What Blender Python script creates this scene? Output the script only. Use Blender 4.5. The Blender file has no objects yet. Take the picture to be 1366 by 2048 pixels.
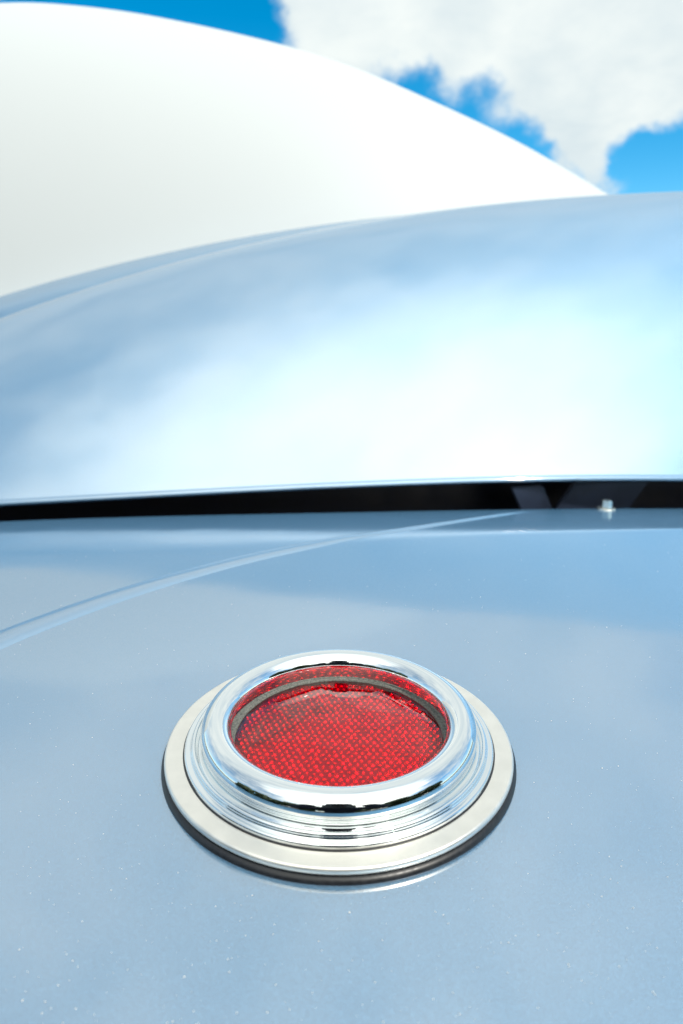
import bpy, bmesh, math, random
import numpy as np
from mathutils import Vector, noise
R = math.radians
random.seed(7)
sc = bpy.context.scene

# ------------------------------------------------------------------ camera
PITCH, FPX, CAMZ = 15.8, 1334.0, 0.17
cd = bpy.data.cameras.new("camera"); cam = bpy.data.objects.new("camera", cd)
sc.collection.objects.link(cam); sc.camera = cam
cam.location = (0, 0, CAMZ); cam.rotation_euler = (R(90 - PITCH), 0, 0)
cd.sensor_fit = 'HORIZONTAL'; cd.sensor_width = 24.0; cd.lens = 24.0 * FPX / 1366
cd.clip_start = 0.01; cd.clip_end = 3000
cd.dof.use_dof = True; cd.dof.focus_distance = 0.285; cd.dof.aperture_fstop = 11.0

# ------------------------------------------------------------------ sun and sky
SUN_ELEV, SUN_AZ = 54.0, 132.0          # azimuth measured from +Y towards +X
sd = Vector((math.sin(R(SUN_AZ)) * math.cos(R(SUN_ELEV)), math.cos(R(SUN_AZ)) * math.cos(R(SUN_ELEV)), math.sin(R(SUN_ELEV))))
ld = bpy.data.lights.new("sun", 'SUN'); ld.energy = 2.0; ld.angle = R(0.5); ld.color = (1.0, 0.95, 0.87)
sun = bpy.data.objects.new("sun", ld); sc.collection.objects.link(sun)
sun.rotation_euler = sd.to_track_quat('Z', 'Y').to_euler(); sun.location = sd * 20
sc.view_settings.view_transform = 'Standard'; sc.view_settings.look = 'None'
sc.view_settings.gamma = 1; sc.view_settings.exposure = 0.62

def pixdir(x, y):
    dx, dy = (x - 683) / FPX, (1024 - y) / FPX
    c, s = math.cos(R(PITCH)), math.sin(R(PITCH))
    return Vector((dx, c + dy * s, -s + dy * c)).normalized()

class NT:
    """tiny helper around a node tree"""
    def __init__(s, t): s.t = t; s.n = t.nodes; s.l = t.links
    def new(s, typ, props=None, **inp):
        n = s.n.new(typ)
        for k, v in (props or {}).items(): setattr(n, k, v)
        for k, v in inp.items():
            key = int(k[1:]) if k[0] == 'i' and k[1:].isdigit() else k.replace('_', ' ')
            s.put(n, key, v)
        return n
    def put(s, n, key, v):
        sock = n.inputs[key]
        if isinstance(v, bpy.types.NodeSocket): s.l.new(v, sock)
        elif isinstance(v, bpy.types.Node): s.l.new(v.outputs[0], sock)
        else: sock.default_value = v
    def math(s, op, a, b=0.0, clamp=False):
        return s.new('ShaderNodeMath', {'operation': op, 'use_clamp': clamp}, i0=a, i1=b).outputs[0]
    def ramp(s, v, lo, hi, a=0.0, b=1.0, kind='SMOOTHSTEP'):
        return s.new('ShaderNodeMapRange', {'interpolation_type': kind}, i0=v, i1=lo, i2=hi, i3=a, i4=b).outputs[0]
    def mix(s, f, a, b, mode='MIX'):
        n = s.n.new('ShaderNodeMix'); n.data_type = 'RGBA'; n.blend_type = mode
        s.put(n, 0, f); s.put(n, 6, a); s.put(n, 7, b); return n.outputs[2]

w = bpy.data.worlds.new("World"); sc.world = w; w.use_nodes = True
t = NT(w.node_tree); t.n.clear()
sky = t.new('ShaderNodeTexSky', {'sky_type': 'NISHITA', 'sun_disc': False, 'sun_elevation': R(SUN_ELEV), 'sun_rotation': R(SUN_AZ), 'altitude': 1500.0, 'air_density': 1.0, 'dust_density': 0.3, 'ozone_density': 3.0})
hs = t.new('ShaderNodeHueSaturation', Hue=0.482, Saturation=1.45, Value=0.98, Fac=1.0, Color=sky)
tc = t.new('ShaderNodeTexCoord'); dirv = tc.outputs['Generated']
wn = t.new('ShaderNodeTexNoise', Vector=dirv, Scale=7.0, Detail=6.0, Roughness=0.62)
wv = t.new('ShaderNodeVectorMath', {'operation': 'SUBTRACT'}, i0=wn.outputs['Color'], i1=(.5, .5, .5)).outputs[0]
wv = t.new('ShaderNodeVectorMath', {'operation': 'SCALE'}, i0=wv, Scale=0.17).outputs[0]
warped = t.new('ShaderNodeVectorMath', {'operation': 'NORMALIZE'}, i0=t.new('ShaderNodeVectorMath', {'operation': 'ADD'}, i0=dirv, i1=wv).outputs[0]).outputs[0]
sep = t.new('ShaderNodeSeparateXYZ', i0=dirv)
den = t.math('ADD', t.math('MAXIMUM', sep.outputs[2], 0.0), 0.35)
proj = t.new('ShaderNodeVectorMath', {'operation': 'DIVIDE'}, i0=dirv, i1=t.new('ShaderNodeCombineXYZ', i0=den, i1=den, i2=den)).outputs[0]
n1 = t.new('ShaderNodeTexNoise', Vector=proj, Scale=1.9, Detail=7.0, Roughness=0.56, Lacunarity=2.1, Distortion=0.15)
n2 = t.new('ShaderNodeTexNoise', Vector=proj, Scale=7.5, Detail=8.0, Roughness=0.6, Distortion=0.25)
n3 = t.new('ShaderNodeTexNoise', Vector=proj, Scale=3.1, Detail=5.0, Roughness=0.5)
dens = t.math('ADD', t.math('MULTIPLY', t.math('SUBTRACT', n1.outputs[0], 0.30), 1.5), t.math('MULTIPLY', t.math('SUBTRACT', n2.outputs[0], 0.5), 0.8))
# the clouds and the blue gaps in view, plus unseen ones added to tint the paint's reflections, each at its own bearing in the sky: (x, y, radius px, weight)
for bx, by, br, wt in [(640, 30, 150, .65), (700, 60, 190, .50), (880, 60, 200, .55), (1080, 70, 200, .50), (1110, 190, 150, .45), (1190, 300, 110, .55), (1330, 90, 110, .7), (683, -900, 1150, .60),
                       (1290, 60, 150, .30), (1350, 120, 90, .35), (1310, 260, 50, .25),
                       (470, 25, 100, -1.0), (380, 0, 130, -1.0), (200, 0, 160, -.9), (330, 260, 260, -.5), (100, 420, 260, -.5), (600, 480, 260, -.5), (1000, 560, 200, -.5), (560, 70, 60, -.35), (880, 225, 110, -1.3), (790, 175, 95, -1.1), (990, 280, 95, -1.3), (700, 130, 80, -.9), (1090, 335, 75, -1.1),
                       (1272, 235, 75, -1.1), (1345, 330, 110, -1.2), (1250, 0, 50, -1.0), (1300, 350, 70, -.6), (1150, 385, 35, -.5)]:
    d = pixdir(bx, by); ang = br / FPX
    dt = t.new('ShaderNodeVectorMath', {'operation': 'DOT_PRODUCT'}, i0=warped, i1=tuple(d)).outputs['Value']
    dens = t.math('ADD', dens, t.ramp(dt, math.cos(ang * 1.35), math.cos(ang * 0.15), 0.0, wt))
# unseen white cloud bank added high on the sun's side, its glow whitening the lid
bank = t.new('ShaderNodeVectorMath', {'operation': 'DOT_PRODUCT'}, i0=warped, i1=tuple(Vector((.12, -.50, .86)).normalized())).outputs['Value']
dens = t.math('ADD', dens, t.ramp(bank, 0.60, 0.95, 0.0, 0.9))
cover = t.ramp(dens, -0.30, 0.95)
lit = t.ramp(t.math('ADD', t.math('MULTIPLY', n2.outputs[0], 0.35), t.math('MULTIPLY', n3.outputs[0], 0.65)), 0.28, 0.70)
ccol = t.mix(lit, (3.7, 4.3, 4.55, 1), (5.2, 5.5, 5.35, 1))
glow = t.ramp(bank, 0.52, 0.99, 0.0, 1.35)
ccol = t.mix(t.math('MINIMUM', glow, 1.0), ccol, t.mix(1.0, ccol, (1.06, 1.0, .93, 1), 'MULTIPLY'))
ccol = t.new('ShaderNodeVectorMath', {'operation': 'SCALE'}, i0=ccol, Scale=t.math('ADD', glow, 1.0)).outputs[0]
skyc = t.mix(cover, hs, ccol)
bg = t.new('ShaderNodeBackground', Color=skyc, Strength=0.12)
out = t.new('ShaderNodeOutputWorld', Surface=bg.outputs[0])

# ------------------------------------------------------------------ materials
def mat(name):
    m = bpy.data.materials.new(name); m.use_nodes = True
    n = NT(m.node_tree); p = n.n['Principled BSDF']; return m, n, p

def paint(name, base, metal, rough, coat=1.0, flake=True):
    m, n, p = mat(name)
    tc = n.new('ShaderNodeTexCoord').outputs['Object']
    n.put(p, 'Metallic', metal); n.put(p, 'Roughness', rough); n.put(p, 'Coat Weight', coat); n.put(p, 'Coat Roughness', 0.085); n.put(p, 'Coat IOR', 3.9)
    col = base
    if flake:
        v = n.new('ShaderNodeTexVoronoi', Vector=tc, Scale=4200.0)
        v2 = n.new('ShaderNodeTexVoronoi', Vector=tc, Scale=1500.0)
        sub = n.new('ShaderNodeVectorMath', {'operation': 'SUBTRACT'}, i0=v.outputs['Color'], i1=(.5, .5, .5)).outputs[0]
        sub2 = n.new('ShaderNodeVectorMath', {'operation': 'SUBTRACT'}, i0=v2.outputs['Color'], i1=(.5, .5, .5)).outputs[0]
        sc_ = n.new('ShaderNodeVectorMath', {'operation': 'SCALE'}, i0=sub, Scale=0.45).outputs[0]
        sc2 = n.new('ShaderNodeVectorMath', {'operation': 'SCALE'}, i0=sub2, Scale=0.04).outputs[0]
        g = n.new('ShaderNodeNewGeometry').outputs['Normal']
        a = n.new('ShaderNodeVectorMath', {'operation': 'ADD'}, i0=g, i1=sc_).outputs[0]
        a = n.new('ShaderNodeVectorMath', {'operation': 'ADD'}, i0=a, i1=sc2).outputs[0]
        nn = n.new('ShaderNodeVectorMath', {'operation': 'NORMALIZE'}, i0=a).outputs[0]
        n.l.new(nn, p.inputs['Normal'])
        w1 = n.new('ShaderNodeTexNoise', Vector=tc, Scale=4.0, Detail=3.0)
        col = n.mix(n.math('MULTIPLY', w1.outputs[0], 0.10), base, (base[0] * .8, base[1] * .9, base[2] * .95, 1))
    n.put(p, 'Base Color', col)
    op = n.new('ShaderNodeTexNoise', Vector=tc, Scale=160.0, Detail=2.0)
    op2 = n.new('ShaderNodeTexNoise', Vector=tc, Scale=9.0, Detail=1.0)
    hh = n.math('ADD', n.math('MULTIPLY', op.outputs[0], 0.00002), n.math('MULTIPLY', op2.outputs[0], 0.0006))
    bm_ = n.new('ShaderNodeBump', Strength=1.0, Distance=1.0, Height=hh)
    n.l.new(bm_.outputs[0], p.inputs['Coat Normal'])
    return m

M_paint = paint("blue_metallic_paint", (0.125, 0.30, 0.485, 1), 0.95, 0.58)
M_roof = paint("white_roof_paint", (0.50, 0.53, 0.54, 1), 0.0, 0.55, 0.0, False)

def simple(name, col, metal=0.0, rough=0.5, nscale=0.0, namt=0.0, bump=0.0):
    m, n, p = mat(name); n.put(p, 'Metallic', metal); n.put(p, 'Roughness', rough); n.put(p, 'Base Color', col)
    if nscale:
        tc = n.new('ShaderNodeTexCoord').outputs['Object']
        nz = n.new('ShaderNodeTexNoise', Vector=tc, Scale=nscale, Detail=5.0, Roughness=0.6)
        f = n.ramp(nz.outputs[0], 0.3, 0.7)
        n.put(p, 'Base Color', n.mix(f, tuple(c * (1 - namt) for c in col[:3]) + (1,), tuple(min(1, c * (1 + namt)) for c in col[:3]) + (1,)))
        n.put(p, 'Roughness', n.ramp(nz.outputs[0], 0.3, 0.7, rough * .85, rough * 1.2))
        if bump:
            b = n.new('ShaderNodeBump', Strength=0.4, Distance=bump, Height=nz.outputs[0]); n.l.new(b.outputs[0], p.inputs['Normal'])
    return m

M_chrome = simple("chrome", (0.88, 0.90, 0.90, 1), 1.0, 0.035)
_m = NT(M_chrome.node_tree); _p = _m.n['Principled BSDF']
_tc = _m.new('ShaderNodeTexCoord').outputs['Object']
_a = _m.new('ShaderNodeTexNoise', Vector=_tc, Scale=55.0, Detail=2.0)
_b = _m.new('ShaderNodeBump', Strength=1.0, Distance=1.0, Height=_m.math('MULTIPLY', _a.outputs[0], 0.000012))
_m.l.new(_b.outputs[0], _p.inputs['Normal'])
_s = _m.new('ShaderNodeTexNoise', Vector=_tc, Scale=240.0, Detail=5.0, Roughness=.7)
_m.put(_p, 'Roughness', _m.ramp(_s.outputs[0], 0.5, 0.8, 0.03, 0.10))

M_satin = simple("satin_grey_metal", (0.80, 0.77, 0.71, 1), 0.85, 0.34, 120.0, 0.03)
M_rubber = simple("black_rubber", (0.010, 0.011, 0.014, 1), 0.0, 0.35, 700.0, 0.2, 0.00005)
M_gasket = simple("grey_gasket", (0.10, 0.105, 0.095, 1), 0.0, 0.75, 1500.0, 0.6, 0.0003)
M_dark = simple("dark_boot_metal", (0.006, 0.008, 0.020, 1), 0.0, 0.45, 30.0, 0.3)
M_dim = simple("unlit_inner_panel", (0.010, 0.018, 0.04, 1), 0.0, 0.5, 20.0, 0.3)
M_bolt = simple("zinc_bolt", (0.85, 0.84, 0.78, 1), 1.0, 0.22, 300.0, 0.1)
M_dust = simple("dust", (0.75, 0.75, 0.72, 1), 0.0, 0.8)
M_asph = simple("asphalt", (0.055, 0.052, 0.05, 1), 0.0, 0.9, 3.0, 0.35)
M_leaf = simple("foliage", (0.035, 0.055, 0.02, 1), 0.0, 0.7, 1.5, 0.5)

# red lens cover: clear red shell with a Fresnel sheen
M_lens, n, p = mat("red_lens_shell"); n.n.remove(p)
fr = n.new('ShaderNodeFresnel', IOR=1.52)
tr = n.new('ShaderNodeBsdfTransparent', Color=(1.0, 0.05, 0.26, 1))
gl = n.new('ShaderNodeBsdfGlossy', Color=(1, 1, 1, 1), Roughness=0.02)
mx = n.new('ShaderNodeMixShader', i0=fr, i1=tr, i2=gl)
n.l.new(mx.outputs[0], n.n['Material Output'].inputs[0])
# reflector optics
M_prism, n, p = mat("red_prism_optics")
tc = n.new('ShaderNodeTexCoord').outputs['Object']
nz = n.new('ShaderNodeTexNoise', Vector=tc, Scale=420.0, Detail=3.0)
n.put(p, 'Base Color', (0.95, 0.025, 0.13, 1))
n.put(p, 'Metallic', 1.0); n.put(p, 'Roughness', 0.19)
b = n.new('ShaderNodeBump', Strength=1.0, Distance=0.0001, Height=nz.outputs[0]); n.l.new(b.outputs[0], p.inputs['Normal'])

M_seat = simple('dark_red_backing', (0.22, 0.003, 0.09, 1), 0.0, 0.35)
# ------------------------------------------------------------------ helpers
def link(name, me, m, parent=None, smooth=True):
    o = bpy.data.objects.new(name, me); sc.collection.objects.link(o)
    if m: me.materials.append(m)
    if smooth: me.polygons.foreach_set('use_smooth', [True] * len(me.polygons))
    if parent: o.parent = parent
    return o
def empty(name, parent=None, loc=(0, 0, 0)):
    o = bpy.data.objects.new(name, None); o.empty_display_size = 0.05; sc.collection.objects.link(o); o.location = loc
    if parent: o.parent = parent
    return o
def grid(name, us, vs, f, m, parent=None, flip=False):
    vv = [tuple(f(u, v)) for v in vs for u in us]; nu = len(us)
    ff = []
    for j in range(len(vs) - 1):
        for i in range(nu - 1):
            q = (j * nu + i, j * nu + i + 1, (j + 1) * nu + i + 1, (j + 1) * nu + i)
            ff.append(q[::-1] if flip else q)
    me = bpy.data.meshes.new(name); me.from_pydata(vv, [], ff); me.update()
    return link(name, me, m, parent)
def lathe(name, prof, m, parent, seg=192, closed=True):
    vv, ff = [], []; n_ = len(prof)
    for k in range(seg):
        a = 2 * math.pi * k / seg; c, s = math.cos(a), math.sin(a)
        vv += [(r * c, r * s, z) for r, z in prof]
    for k in range(seg):
        k2 = (k + 1) % seg
        for i in range(n_ if closed else n_ - 1):
            j = (i + 1) % n_
            ff.append((k * n_ + i, k2 * n_ + i, k2 * n_ + j, k * n_ + j))
    me = bpy.data.meshes.new(name); me.from_pydata(vv, [], ff); me.update()
    bm = bmesh.new(); bm.from_mesh(me); bmesh.ops.recalc_face_normals(bm, faces=bm.faces); bm.to_mesh(me); bm.free()
    return link(name, me, m, parent)
def arc(cx, cz, r, a0, a1, n_):
    return [(cx + r * math.cos(R(a0 + (a1 - a0) * i / n_)), cz + r * math.sin(R(a0 + (a1 - a0) * i / n_))) for i in range(n_ + 1)]
def lerp(x, tab):
    if x <= tab[0][0]: return tab[0][1]
    for (a, p_), (b_, q) in zip(tab, tab[1:]):
        if x <= b_: return p_ + (q - p_) * (x - a) / (b_ - a)
    return tab[-1][1]
def cub(x, tab):            # smooth (Catmull-Rom) table
    n_ = len(tab)
    if x <= tab[0][0] or x >= tab[-1][0]: 
        i = 0 if x <= tab[0][0] else n_ - 2
        a, b_ = tab[i], tab[i + 1]; return a[1] + (b_[1] - a[1]) * (x - a[0]) / (b_[0] - a[0])
    for i in range(n_ - 1):
        if x <= tab[i + 1][0]:
            x0, y0 = tab[i]; x1, y1 = tab[i + 1]; h = x1 - x0
            m0 = (y1 - tab[i - 1][1]) / (x1 - tab[i - 1][0]) if i > 0 else (y1 - y0) / h
            m1 = (tab[i + 2][1] - y0) / (tab[i + 2][0] - x0) if i < n_ - 2 else (y1 - y0) / h
            s = (x - x0) / h; s2 = s * s; s3 = s2 * s
            return (2 * s3 - 3 * s2 + 1) * y0 + (s3 - 2 * s2 + s) * h * m0 + (-2 * s3 + 3 * s2) * y1 + (s3 - s2) * h * m1

def onray(x, y, surf):      # where the sight line of a photo pixel meets a height field
    d = pixdir(x, y); lo, hi = 0.05, 3.0
    tt = lo
    while tt < hi:
        q = Vector((0, 0, CAMZ)) + d * tt
        if q.z <= surf(q.x, q.y): break
        tt += 0.002
    return q

# ------------------------------------------------------------------ car
car = empty("car", None, (0, 0, -0.9))
car['label'] = "light blue metallic car with white roof and round red chrome-ringed rear light"
car['category'] = "car"
body = empty("frame_origin", None); bpy.data.objects.remove(body)
OFF = Vector((0, 0, 0.9))            # children are given in deck coordinates; the car's base is 0.9 m below
def child(o): o.location = Vector(o.location) + OFF; return o

# rear quarter panel: crowned sheet that turns down into the boot channel
def base_panel(x, y): return -0.07 * (x + 0.02) ** 2 - 0.01 * (y - .24) ** 2
def table(pix, surf, dy=0.0):
    r = [onray(x, y, surf) for x, y in pix]; return fit([(q.x, q.y) for q in r], 2)
def fit(tab, deg):                     # least-squares curve through a table, back as a dense table
    xs = [a for a, b_ in tab]; c = np.polyfit(xs, [b_ for a, b_ in tab], deg)
    g = np.linspace(xs[0] - .1, xs[-1] + .1, 25); return [(float(a), float(np.polyval(c, a))) for a in g]
CREST = table([(-250, 1128), (0, 1112), (250, 1097), (500, 1086), (866, 1072), (1366, 1060), (1600, 1057)], base_panel)
def crest(x): return cub(x, CREST)
def at_y(x, y, Y):
    d = pixdir(x, y); return Vector((0, 0, CAMZ)) + d * (Y / d.y)
def chan_w(x): return cub(x, [(-1.0, .25), (-.6, .23), (-.3, .20), (0, .165), (.3, .155), (.6, .15), (1.0, .15)])
def edge(x): return crest(x) + chan_w(x)
MS = []
for x, y in [(-250, 1054), (0, 1045), (250, 1035), (500, 1028), (683, 1024), (1000, 1020), (1366, 1018), (1600, 1018)]:
    Y = .6
    for _ in range(8): q = at_y(x, y, Y); Y = edge(q.x)
    MS.append((q.x, (base_panel(q.x, Y) - q.z) / chan_w(q.x)))
MS = fit(MS, 3)
def panel(x, y):
    z = base_panel(x, y); s = y - crest(x)
    w_ = cub(x, [(-.6, .040), (-.3, .032), (-.07, .014), (.05, .006), (.3, .004), (.6, .004)])
    u = s / w_ * 2
    return z - cub(x, MS) * w_ * (u if u > 30 else math.log1p(math.exp(u))) / 2
Y_REAR = .07
def qpt(x, v):
    if v < 0:                          # rear face of the car, rounded over below the camera
        r = .10; a = min(-v * 2, 1) * math.pi / 2; dn = max(0, -v * 2 - 1) * .6
        return (x, Y_REAR - r * math.sin(a), panel(x, Y_REAR) - r * (1 - math.cos(a)) - dn)
    y = Y_REAR + v * (edge(x) - Y_REAR); return (x, y, panel(x, y))
us = [-1.0 + 2.0 * i / 240 for i in range(241)]
vs = [-1 + i / 30 for i in range(30)] + [.6 * i / 50 for i in range(50)] + [.6 + .4 * i / 160 for i in range(161)]
qp = child(grid("quarter_panel", us, vs, qpt, M_paint, car))
# styling bead along the panel
pts = [(-260, 1395), (-120, 1335), (0, 1281), (120, 1234), (240, 1191), (350, 1157), (500, 1117), (650, 1085), (800, 1060), (930, 1040), (1020, 1027), (1090, 1019)]
line = [onray(x, y, panel) for x, y in pts]
xy = [(q.x, q.y) for q in line]
N = 160; sv, sf, K = [], [], 14
x0, x1 = xy[0][0], xy[-1][0]
for i in range(N + 1):
    f = i / N; X = x0 + (x1 - x0) * f; Y = cub(X, xy)
    dY = (cub(X + .002, xy) - cub(X - .002, xy)) / .004; L = math.hypot(1, dY); nx, ny = -dY / L, 1 / L
    hw = 0.0125 * (1 - .68 * f); ht = 0.0024 * (1 - .5 * f) * min(1, (1 - f) * 8)
    for k in range(K + 1):
        q = -1 + 2 * k / K
        pr = (1 - q * q) if q > 0 else (1 - abs(q) ** 3)
        xx, yy = X + nx * hw * q, Y + ny * hw * q
        sv.append((xx, yy, panel(xx, yy) + ht * pr - 0.00008))
for i in range(N):
    for k in range(K):
        a = i * (K + 1) + k; sf.append((a, a + K + 1, a + K + 2, a + 1))
me = bpy.data.meshes.new("styling_bead"); me.from_pydata(sv, [], [q[::-1] for q in sf]); me.update()
child(link("styling_bead", me, M_paint, car))

# boot lid
GAP = .035
HEM = []
for x, y in [(-300, 1028), (0, 1013), (250, 1000), (500, 986), (700, 975), (866, 968), (1100, 964), (1366, 966), (1650, 972)]:
    Y = .6
    for _ in range(6): q = at_y(x, y, Y); Y = edge(q.x) + GAP
    HEM.append((q.x, q.y, q.z))
HR = .006
HY, HZ = fit([(a, b_) for a, b_, c in HEM], 2), fit([(a, c + HR * 1.2) for a, b_, c in HEM], 3)
def lid_y0(x): return cub(x, HY)
def lid_z0(x): return cub(x, HZ)
RID = [(-300, 765, 1.00), (0, 642, 1.04), (200, 572, 1.08), (400, 511, 1.12), (700, 442, 1.17), (1085, 405, 1.21), (1366, 383, 1.22), (1700, 383, 1.22)]
RQ = [at_y(*a) for a in RID]
RZ, RYT = fit([(q.x, q.z) for q in RQ], 3), fit([(q.x, q.y) for q in RQ], 3)
def lid_ridge(x): return cub(x, RZ)
def lid_y1(x): return cub(x, RYT)
LC = .38
def lid(x, y):
    a, b_ = lid_y0(x), lid_y1(x); s = (y - a) / (b_ - a); z0, z1 = lid_z0(x), lid_ridge(x)
    H = z1 - z0; L = b_ - a
    if s <= 0: return z0
    s1 = .78; f1 = s1 * (1 + LC * (1 - s1)); d1 = 1 + LC - 2 * LC * s1      # shoulder: flatter near the ridge, most at the left
    e_ = cub(x, [(-1, .46), (-.6, .46), (-.3, .44), (0, .38), (.3, .28), (.6, .2), (1.3, .2)])
    tot = f1 + d1 * (1 - s1) * (1 - e_)
    if s <= 1: return z0 + H / tot * (s * (1 + LC * (1 - s)) if s < s1 else f1 + d1 * ((s - s1) - e_ * (s - s1) ** 2 / (1 - s1)))
    m = H / L * d1 * (1 - 2 * e_) / tot; t_ = y - b_; rr = .035      # rolls over behind the ridge
    return z1 + m * t_ - t_ * t_ / (2 * rr) if t_ < 2 * m * rr else z1 - (t_ - 2 * m * rr) * m
def lidpt(x, v):                      # v<0 : hem rolled under, v 0..1 face, >1 behind the ridge
    a, b_ = lid_y0(x), lid_y1(x)
    if v <= 0:
        ang = -v * math.pi            # turned-under hem
        return (x, a - HR * math.sin(ang) * .8, lid_z0(x) - HR * (1 - math.cos(ang)) * .6)
    y = a + v * (b_ - a); return (x, y, lid(x, y))
vs = [-1 + i / 12 for i in range(12)] + [0.0] + [(i / 100) ** 1.35 for i in range(1, 101)] + [1 + .35 * (i / 40) ** 1.6 for i in range(1, 41)]
us = [-1.0 + 2.2 * i / 180 for i in range(181)]
lidob = child(grid("boot_lid", us, vs, lidpt, M_paint, car))

# deck between the boot lid and the roof
DK = [at_y(x, y, 1.55) for x, y in [(-400, 740), (0, 598), (200, 545), (340, 500), (683, 434), (900, 425), (1366, 425), (1700, 440)]]
DKF = fit([(q.x, q.z) for q in DK], 3)
def deck(x, y):
    return cub(x, DKF) - 4.0 * (y - 1.55) ** 2
child(grid("rear_deck", [-1.3 + 2.8 * i / 60 for i in range(61)], [i / 40 for i in range(41)], lambda x, v: (x, 1.38 + v * .4, deck(x, 1.38 + v * .4)), M_paint, car))

# white roof: silhouette swept into a dome
RY = 2.20
rp = [(q.x, q.z) for q in (at_y(x, y, RY) for x, y in [(-420, 220), (-220, 110), (-60, 55), (60, 38), (180, 42), (330, 62), (550, 110), (700, 156), (850, 220), (1000, 292), (1115, 358), (1185, 402), (1290, 470)])]
def roofpt(x, v):
    zt = cub(x, rp); zb = -.9
    a = v * math.pi                    # 0 front foot, pi back foot
    ce, se = math.cos(a), math.sin(a)
    ex = 0.9
    return (x, RY - .02 - .70 * math.copysign(abs(ce) ** ex, ce), zb + (zt - zb) * se ** ex)
child(grid("roof", [rp[0][0] + (rp[-1][0] - rp[0][0]) * i / 120 for i in range(121)], [i / 80 for i in range(81)], roofpt, M_roof, car))

# boot channel and inner structure seen through the gap
def box(name, lo, hi, m, parent, bev=0.0):
    bm = bmesh.new(); bmesh.ops.create_cube(bm, size=1)
    for v in bm.verts: v.co = Vector([(lo[i] + hi[i]) / 2 + v.co[i] * (hi[i] - lo[i]) for i in range(3)])
    if bev: bmesh.ops.bevel(bm, geom=bm.edges[:], offset=bev, segments=3, affect='EDGES')
    me = bpy.data.meshes.new(name); bm.to_mesh(me); bm.free(); return link(name, me, m, parent, False)
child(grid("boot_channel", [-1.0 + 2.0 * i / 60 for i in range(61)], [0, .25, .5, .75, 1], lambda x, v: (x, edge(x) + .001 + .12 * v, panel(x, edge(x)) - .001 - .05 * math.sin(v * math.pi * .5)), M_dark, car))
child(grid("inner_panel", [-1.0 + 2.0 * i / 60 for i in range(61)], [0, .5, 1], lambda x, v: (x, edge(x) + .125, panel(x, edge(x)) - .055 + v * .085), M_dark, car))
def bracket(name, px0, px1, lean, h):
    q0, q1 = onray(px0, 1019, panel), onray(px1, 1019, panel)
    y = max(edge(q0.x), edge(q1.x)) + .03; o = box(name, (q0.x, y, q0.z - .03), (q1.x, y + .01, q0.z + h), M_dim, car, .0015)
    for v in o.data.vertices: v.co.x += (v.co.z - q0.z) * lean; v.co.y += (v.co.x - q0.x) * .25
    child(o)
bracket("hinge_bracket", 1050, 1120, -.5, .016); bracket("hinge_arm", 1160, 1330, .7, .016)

# round rear light
LP = onray(678, 1497, panel)
LSC = 1.014
light = empty("rear_light", car, LP + OFF)
e = 1e-3
nrm = Vector((-(panel(LP.x + e, LP.y) - panel(LP.x - e, LP.y)) / (2 * e), -(panel(LP.x, LP.y + e) - panel(LP.x, LP.y - e)) / (2 * e), 1)).normalized()
light.rotation_euler = nrm.to_track_quat('Z', 'Y').to_euler()
light['label'] = "round red rear light in a stepped chrome ring on a grey base"
mm = 0.001
def P(l): return [(r * mm, z * mm) for r, z in l]
lathe("rubber_pad", P([(44, -1.0), (70.4, -1.0), (71.0, 0.2), (70.8, 2.0), (69.2, 3.0), (44, 3.0)]), M_rubber, light)
lathe("base_ring", P([(44, 3.05), (68.0, 3.05)] + arc(68.6, 4.2, 1.0, -70, 0, 5) + arc(68.5, 4.9, 1.1, 0, 90, 8) + [(67.6, 5.9), (60, 6.0), (44, 6.0)]), M_satin, light)
RT = 13.4    # centre height of the round top tube
prof = [(47, 5.0), (62.0, 5.0), (61.9, 6.6)] + arc(60.9, 6.9, .95, -10, 95, 8) + [(60.0, 7.7), (59.4, 7.7), (59.1, 8.6)] \
     + arc(58.1, 8.7, 1.0, 0, 120, 10) + [(57.3, 9.3), (57.0, 7.6), (56.2, 6.9), (55.5, 7.2), (54.9, 8.2)] \
     + arc(49.3, RT - .6, 6.1, -38, 180, 60) + [(43.4, 10.5), (43.8, 8.0), (44.1, 5.2)]
lathe("bezel", P(prof), M_chrome, light, 256)
lathe("gasket", P([(44.5, 5.0), (44.5, 7.2), (44.2, 7.6), (42.9, 7.5), (42.3, 6.9), (42.2, 5.0)]), M_gasket, light)
lathe("shadow_line", P([(61.5, 6.02), (62.45, 6.02), (62.3, 6.3), (61.5, 6.3)]), M_rubber, light)  # thin black ring standing in for the shadow at the foot of the steps
light.scale = (LSC, LSC, LSC)
# faceted lens shell
def ring(n_, r, z, off): return [(r * mm * math.cos(2 * math.pi * (k + off) / n_), r * mm * math.sin(2 * math.pi * (k + off) / n_), z * mm) for k in range(n_)]
bm = bmesh.new()
A = [bm.verts.new(v) for v in ring(16, 43.4, 6.6, 0.15)]
B = [bm.verts.new(v) for v in ring(8, 34.0, 9.2, .075 + .25)]
C_ = [bm.verts.new(v) for v in ring(8, 17, 11.2, .075 + .75)]
D = bm.verts.new((0, 0, 11.9 * mm))
for k in range(8):
    k2 = (k + 1) % 8; a0, a1, a2 = A[2 * k], A[(2 * k + 1) % 16], A[(2 * k + 2) % 16]
    bm.faces.new((a0, a1, B[k])); bm.faces.new((a1, a2, B[k])); bm.faces.new((B[k], a2, B[k2]))
    bm.faces.new((B[k], B[k2], C_[k])); bm.faces.new((B[k2], C_[k2], C_[k])); bm.faces.new((C_[k], C_[k2], D))
bmesh.ops.recalc_face_normals(bm, faces=bm.faces)
me = bpy.data.meshes.new("lens"); bm.to_mesh(me); bm.free()
link("lens", me, M_lens, light, False)
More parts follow.
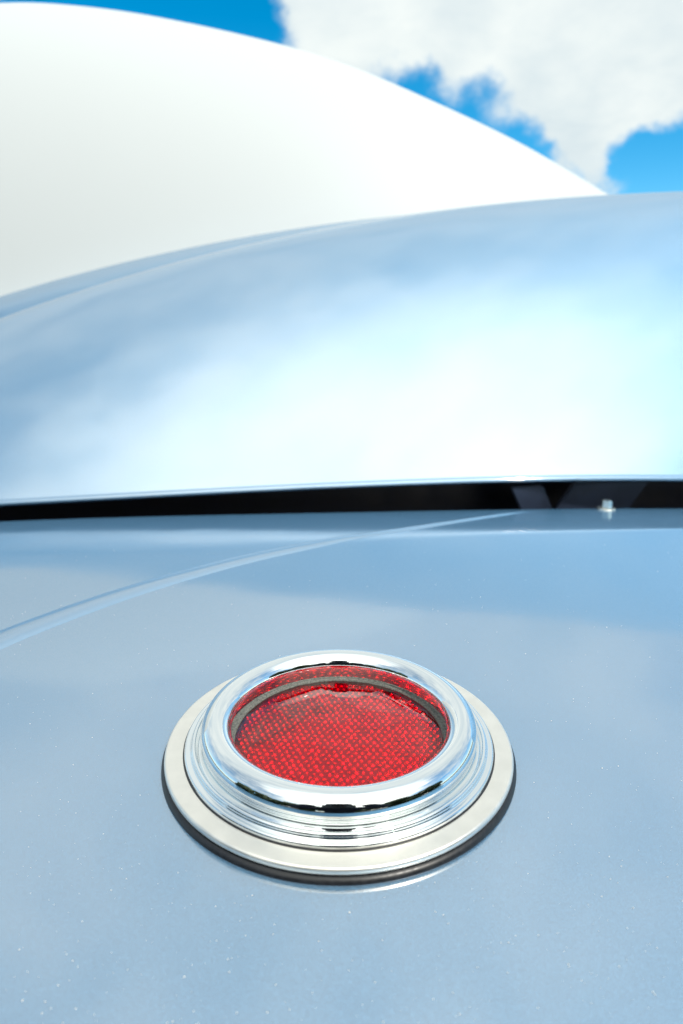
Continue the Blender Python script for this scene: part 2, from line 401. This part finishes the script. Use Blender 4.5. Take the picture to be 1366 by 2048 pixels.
# optics: rows of small domes on a shallow bowl
pv, pf = [], []
pitch = 2.9
rows = int(42 / (pitch * .866)) + 1
for j in range(-rows, rows + 1):
    for i in range(-20, 21):
        cx = (i + (.5 if j % 2 else 0)) * pitch; cy = j * pitch * .866
        an = R(24); cx, cy = cx * math.cos(an) - cy * math.sin(an), cx * math.sin(an) + cy * math.cos(an)
        rr = math.hypot(cx, cy)
        if rr > 42.0: continue
        zb = 3.4 + 1.6 * (rr / 42) ** 2
        b0 = len(pv); S = 10; tx, ty = random.uniform(-.45, .45), random.uniform(-.45, .45); rs = random.uniform(.70, 1.02); cx += random.uniform(-.12, .12); cy += random.uniform(-.12, .12)
        for q, (ra, zz) in enumerate([(1.24, -.2), (1.08, .36), (.74, .66), (.34, .82)]):
            for s in range(S):
                a = 2 * math.pi * s / S
                pv.append(((cx + ra * rs * math.cos(a)) * mm, (cy + ra * rs * math.sin(a)) * mm, (zb + zz + (tx * math.cos(a) + ty * math.sin(a)) * ra) * mm))
        pv.append((cx * mm, cy * mm, (zb + .87) * mm)); top = len(pv) - 1
        for q in range(3):
            for s in range(S):
                s2 = (s + 1) % S
                pf.append((b0 + q * S + s, b0 + q * S + s2, b0 + (q + 1) * S + s2, b0 + (q + 1) * S + s))
        for s in range(S): pf.append((b0 + 3 * S + s, b0 + 3 * S + (s + 1) % S, top))
me = bpy.data.meshes.new("optic_beads"); me.from_pydata(pv, [], pf); me.update()
o = link("optic_beads", me, M_prism, light); o['kind'] = 'stuff'
lathe("reflector", P([(0.01, 3.4)] + [(43.2 * k / 8, 3.4 + 1.6 * (k / 8) ** 2) for k in range(1, 9)] + [(43.3, 6.8)]), M_seat, light, 64, False)

# bolts by the gap
def bolt(name, px, py, r, h):
    q = onray(px, py, panel); bm = bmesh.new()
    for (rr, z0, z1, sg) in ((r * 1.7, 0, h * .22, 24), (r, h * .22, h, 6)):
        ret = bmesh.ops.create_cone(bm, cap_ends=True, segments=sg, radius1=rr, radius2=rr * .92, depth=z1 - z0)
        for v in ret['verts']: v.co.z += (z0 + z1) / 2
    bmesh.ops.bevel(bm, geom=[e_ for e_ in bm.edges], offset=r * .08, segments=2, affect='EDGES')
    me = bpy.data.meshes.new(name); bm.to_mesh(me); bm.free(); o = link(name, me, M_bolt, car, False)
    o.location = q + OFF; return o
bolt("bolt", 1212, 1019, .0062, .0105)
q = onray(940, 1044, panel)

# dust specks on the paint
rnd = random.Random(4)
dv, df = [], []
for i in range(1000):
    px, py = rnd.uniform(-20, 1390), rnd.uniform(1085, 2060)
    q = onray(px, py, panel)
    if (q - LP).length < .0745: continue
    r = rnd.choice([.00006, .00008, .00008, .00010, .00012, .00018]) * rnd.uniform(.8, 1.4) * (1 if i % 25 else 1.4)
    c = Vector((q.x, q.y, panel(q.x, q.y) + r * .4)); b0 = len(dv)
    for s in range(5):
        a = s * 1.2566 + i; dv.append(tuple(c + Vector((math.cos(a) * r * rnd.uniform(.6, 1.3), math.sin(a) * r, 0))))
    dv.append(tuple(c + Vector((0, 0, r)))); dv.append(tuple(c - Vector((0, 0, r))))
    for s in range(5): df += [(b0 + s, b0 + (s + 1) % 5, b0 + 5), (b0 + (s + 1) % 5, b0 + s, b0 + 6)]
me = bpy.data.meshes.new("dust"); me.from_pydata(dv, [], df); me.update()
o = child(link("dust", me, M_dust, car)); o['kind'] = 'stuff'

# ------------------------------------------------------------------ ground and the wood behind the camera (seen in the chrome)
me = bpy.data.meshes.new("ground"); me.from_pydata([(-400, -400, -.9), (400, -400, -.9), (400, 400, -.9), (-400, 400, -.9)], [], [(0, 1, 2, 3)])
o = link("ground", me, M_asph); o['kind'] = 'structure'

rnd = random.Random(11); bm = bmesh.new()
for i in range(90):
    az = R(rnd.uniform(105, 262)); d = rnd.uniform(11, 17); rad = rnd.uniform(1.1, 1.9)
    c = Vector((math.sin(az) * d, math.cos(az) * d, rnd.uniform(-.2, 4.6)))
    ret = bmesh.ops.create_icosphere(bm, subdivisions=3, radius=1)
    for v in ret['verts']:
        n_ = v.co.copy(); v.co = c + n_ * rad * (1 + .45 * noise.noise(n_ * 2.3 + c)) + Vector((0, 0, rnd.uniform(-.1, .1)))
me = bpy.data.meshes.new("treeline"); bm.to_mesh(me); bm.free()
o = link("treeline", me, M_leaf, None, False); o['kind'] = 'stuff'; o['label'] = "dark wood standing behind the camera, mirrored in the chrome ring"

# the photographer, whom the chrome mirrors
bm = bmesh.new(); J = {}
def joint(n_, co):
    k = 0 if co[2] < -.3 else 1
    J[n_] = bm.verts.new((co[0], co[1] + .17 * k, co[2] + .09 * k))
for n_, co in {'hip': (0, -.92, -.12), 'waist': (0, -.80, .00), 'chest': (0, -.60, .14), 'neck': (0, -.47, .20), 'head': (0, -.36, .26), 'crown': (0, -.33, .33),
               'ls': (-.19, -.56, .13), 'le': (-.30, -.42, -.06), 'lw': (-.10, -.24, .10), 'rs': (.19, -.56, .13), 're': (.30, -.42, -.05), 'rw': (.10, -.24, .12),
               'lh': (-.10, -.94, -.16), 'lk': (-.14, -.78, -.50), 'la': (-.14, -1.0, -.84), 'lt': (-.15, -.84, -.87),
               'rh': (.10, -.94, -.16), 'rk': (.15, -.86, -.50), 'ra': (.16, -1.12, -.84), 'rt': (.17, -.96, -.87)}.items(): joint(n_, co)
RAD = {'hip': .15, 'waist': .14, 'chest': .165, 'neck': .06, 'head': .095, 'crown': .075, 'ls': .075, 'le': .05, 'lw': .032, 'rs': .075, 're': .05, 'rw': .032,
       'lh': .10, 'lk': .065, 'la': .045, 'lt': .035, 'rh': .10, 'rk': .065, 'ra': .045, 'rt': .035}
for pair in 'hip waist,waist chest,chest neck,neck head,head crown,chest ls,ls le,le lw,chest rs,rs re,re rw,hip lh,lh lk,lk la,la lt,hip rh,rh rk,rk ra,ra rt'.split(','):
    a, b_ = pair.split()
    bm.edges.new((J[a], J[b_]))
names = list(J); me = bpy.data.meshes.new("person"); bm.verts.index_update(); bm.to_mesh(me); bm.free()
M_cloth = simple("dark_clothes", (0.010, 0.012, 0.022, 1), 0.0, 0.85, 40.0, 0.3)
pe = bpy.data.objects.new("person", me); sc.collection.objects.link(pe); me.materials.append(M_cloth)
sk = pe.modifiers.new("skin", 'SKIN'); sk.use_smooth_shade = True
for i, n_ in enumerate(names):
    me.skin_vertices[0].data[i].radius = (RAD[n_], RAD[n_]); me.skin_vertices[0].data[i].use_root = (n_ == 'hip')
pe.modifiers.new("sub", 'SUBSURF').levels = 2; pe.modifiers["sub"].render_levels = 2
pe['label'] = "person in dark clothes stooping behind the lens, mirrored in the chrome ring"; pe['category'] = "person"

# camera in the photographer's hands (the picture is taken through it)
cm = empty("handheld_camera", None, (0, 0, CAMZ)); cm.rotation_euler = cam.rotation_euler
cm['label'] = "black camera held above the car, mirrored small in the chrome ring"; cm['category'] = "camera"
M_cam = simple("black_plastic", (0.012, 0.012, 0.013, 1), 0.0, 0.45, 300.0, 0.3)
box("camera_body", (-.070, -.048, .092), (.070, .045, .140), M_cam, cm, .006)
box("viewfinder_hump", (-.022, .0455, .094), (.022, .068, .136), M_cam, cm, .006)
lathe("lens_barrel", [(.024, .020), (.037, .020), (.038, .024), (.038, .060), (.033, .064), (.033, .0915), (.024, .0915)], M_cam, cm, 48)
